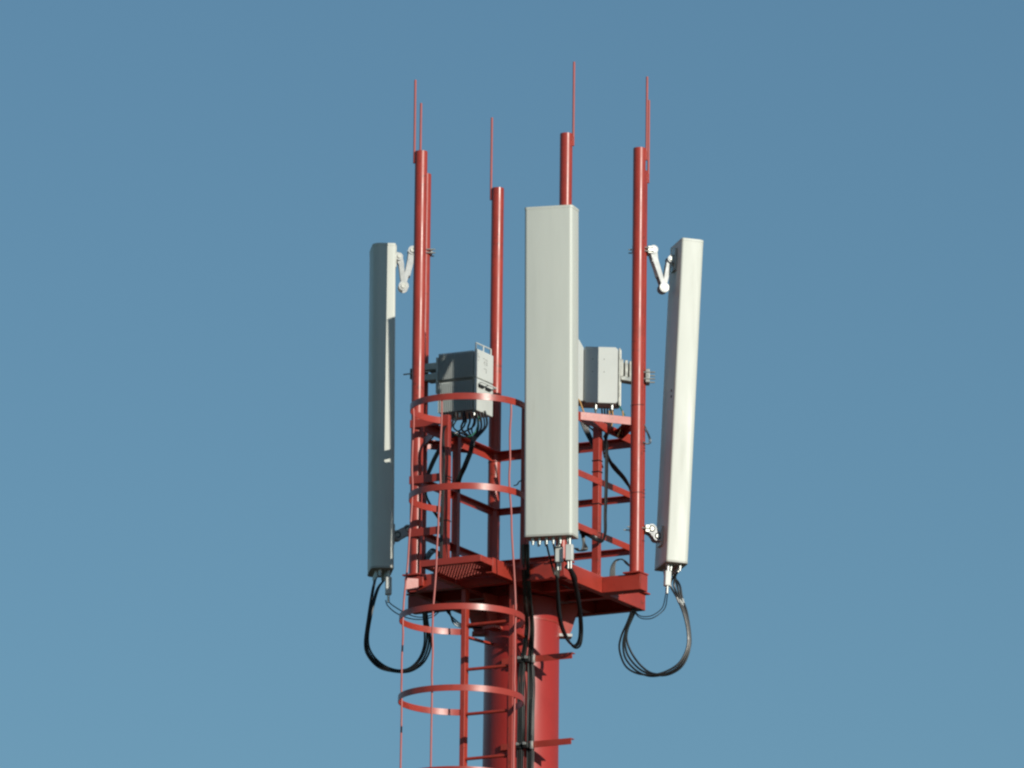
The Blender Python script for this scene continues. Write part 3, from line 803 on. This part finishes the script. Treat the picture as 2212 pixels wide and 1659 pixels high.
# cables tied to the landing post
for i, (dx, mm, rr) in enumerate(((-9.5, 'feeder', 0.0045), (-7.0, 'black', 0.006), (-12, 'feeder', 0.004))):
    pts = [P(965 + dx + 9, 915, 128), P(966 + dx, 935, 150), P(966 + dx, 990, 152), P(965 + dx, 1060, 152), P(963.5 + dx, 1130, 152), P(962.5 + dx, 1190, 152), P(961.5 + dx, 1225, 150)]
    cable([jit(p, 0.003) for p in pts], rr, ('grey middle', 'black right hand', 'grey left hand')[i] + ' cable tied along the left landing post', 'cables on the left landing post', m=mm)
# coil near the left deck corner
for i in range(4):
    cx, cy = 932 + i * 3, 1212 + i
    pts = [P(cx - 20, cy + 14, 40), P(cx - 13, cy - 10, 40), P(cx, cy - 26 + i, 40), P(cx + 12, cy - 20, 38), P(cx + 17, cy + 2, 36), P(cx + 18, cy + 18, 36)]
    cable(pts, 0.0045, ORD[i] + ' black cable from the left coiled above the deck behind the left corner pipe', 'coil behind the left corner pipe')
# cables of the right radio boxes
zz = 0
labr = 'black cable tied down the right rail post'
for i in range(5):
    pts = [P(1300 + 6 * i, 884, -30), P(1302 + 5 * i, 900, -10), P(1310 + 2 * i, 922, 30), P(1312 - i, 936, 60), P(1309 + 0.8 * i, 965, 78), P(1308 + 0.9 * i, 1040, 82),
           P(1306 + 0.8 * i, 1110, 84), P(1306 + 0.7 * i, 1150, 88), P(1301, 1166 + i, 100), P(1288, 1160 + i * 2, 112), P(1270, 1150 + i * 2, 112), P(1252, 1143 + 2 * i, 110)]
    cable(pts, 0.0058, ORD[i] + ' black cable from the left tied down the right rail post', 'cables on the right rail post')
for i in range(4):
    pts = [P(1306 + i, 940 + 20 * (i % 2), 60), P(1311 + i, 985, 40), P(1326 + 3 * i - (i % 2) * 6, 1010, 0), P(1350 + 2 * i - (i % 2) * 4, 1038, -40), P(1366, 1068 + 4 * i, -66), P(1368, 1150, -70), P(1367, 1225, -70)]
    cable(pts, 0.0058, ORD[i] + ' black cable slanting from the right post to the right hand pipe', 'slanting cables beside the right pipe')
for i in range(4):
    pts = [P(1248 + i * 2, 890, 20), P(1256 + 3 * i, 915, 20), P(1266 + 3 * i, 938, 20), P(1279 + 2 * i, 962, 30), P(1292, 985, 50), P(1302, 1010, 70)]
    cable(pts, 0.0055, ORD[i] + ' black cable from the left running from the hidden radio box to the right post', 'cables left of the right post')
for i in range(4):
    pts = [P(1306 - i, 915 + 2 * i, 60), P(1318, 922 + 3 * i, 40), P(1334 + i, 931 + 3 * i, 10), P(1350, 942 + 2 * i, -20), P(1366, 952 + 3 * i, -50)]
    cable(pts, 0.0060, ORD[i] + ' black cable from the top lying along the upper right rail', 'cables along the upper right rail')
for i in range(4):
    pts = [P(1252 + i * 3, 902, 40), P(1262 + i * 4, 914 + i * 3, 45), P(1276 + i * 2, 925 + i * 2, 50), P(1288, 930 + i * 6, 60), P(1299, 944 + i * 5, 70), P(1306, 965 + i * 8, 80)]
    cable(pts, 0.0045, ORD[i] + ' thin black cable from the top sagging towards the right post', 'thin cables left of the right post')
for i in range(5):
    cx = 1254 + i * 2.0
    pts = [P(cx - 8, 1142, 110), P(cx, 1150 + i, 110), P(cx + 5 - i, 1172, 112), P(cx + 3 + i, 1186, 114), P(cx - 4 - i, 1190, 114), P(cx - 14, 1184, 114)]
    cable(pts, 0.0042, ORD[i] + ' black cable coiled beside the foot of the middle antenna', 'coil beside the middle antenna')
for i in range(5):
    cx = 1334 + i * 3.5
    pts = [P(1318 + i * 2.5, 1246, -10), P(1320 + i * 2, 1226 - i, -10), P(1328 + i, 1212, -12), P(1340 + i, 1208, -14), P(1352, 1213 + i, -20), P(1362, 1225, -40)]
    cable(pts, 0.0042, ORD[i] + ' black cable coiled on the deck beside the right pipe foot', 'coil beside the right pipe')
for i in range(2):
    pts = [P(1390, 925 - i * 12, -66), P(1398 + i * 2, 935, -66), P(1402 + 3 * i, 948, -64), P(1402 + 3 * i, 957, -64), P(1396, 958 + i, -62), P(1386, 952, -60)]
    cable(pts, 0.0035, ('inner', 'outer')[i] + ' thin black wire loop sticking out behind the right pipe', 'wire loops behind the right pipe')
cable([P(1249, 862, 20), P(1253, 868, 22), P(1258, 882, 24), P(1263, 895, 26)], 0.005, 'yellow fibre cable below the white radio box edge', None, 'fibre_cable', 'yellow')
for i, x in enumerate((1316, 1323, 1345)):
    cable([P(x, 888, -20), P(x + 1, 902, -10), P(x - 1, 915, 10), P(x - 5, 930, 40), P(x - 12, 944, 60)], 0.005,
          ('left', 'right')[i % 2] + ' yellow fibre cable of the pair below the right radio box' if i < 2 else 'short yellow fibre cable near the right pipe', 'fibre cables' if i < 2 else None, 'fibre_cable', 'yellow')
cable([P(1338, 877, -30), P(1343, 886, -25), P(1350, 897, -20)], 0.004, 'green earth wire beside the right radio box', None, 'earth_wire', 'green')
cable([P(1110, 1049, 230), P(1117, 1047, 235), P(1121, 1041, 238), P(1128, 1037, 238)], 0.004, 'short black cable end poking out left of the middle antenna', None)
# stray wires below the deck
for i in range(3):
    pts = [P(958 + i * 4, 1308, 60), P(966 + i * 3, 1322, 60), P(978, 1334 + i * 5, 55), P(992, 1346 + i * 4, 50), P(1008, 1352 + 2 * i, 40), P(1040, 1356, 20)]
    cable(pts, 0.0045, ('upper', 'middle', 'lower')[i] + ' thin black cable sagging under the deck left of the mast', 'cables under the deck')
for ob in sc.objects:
    if '_base' in ob: del ob['_base']
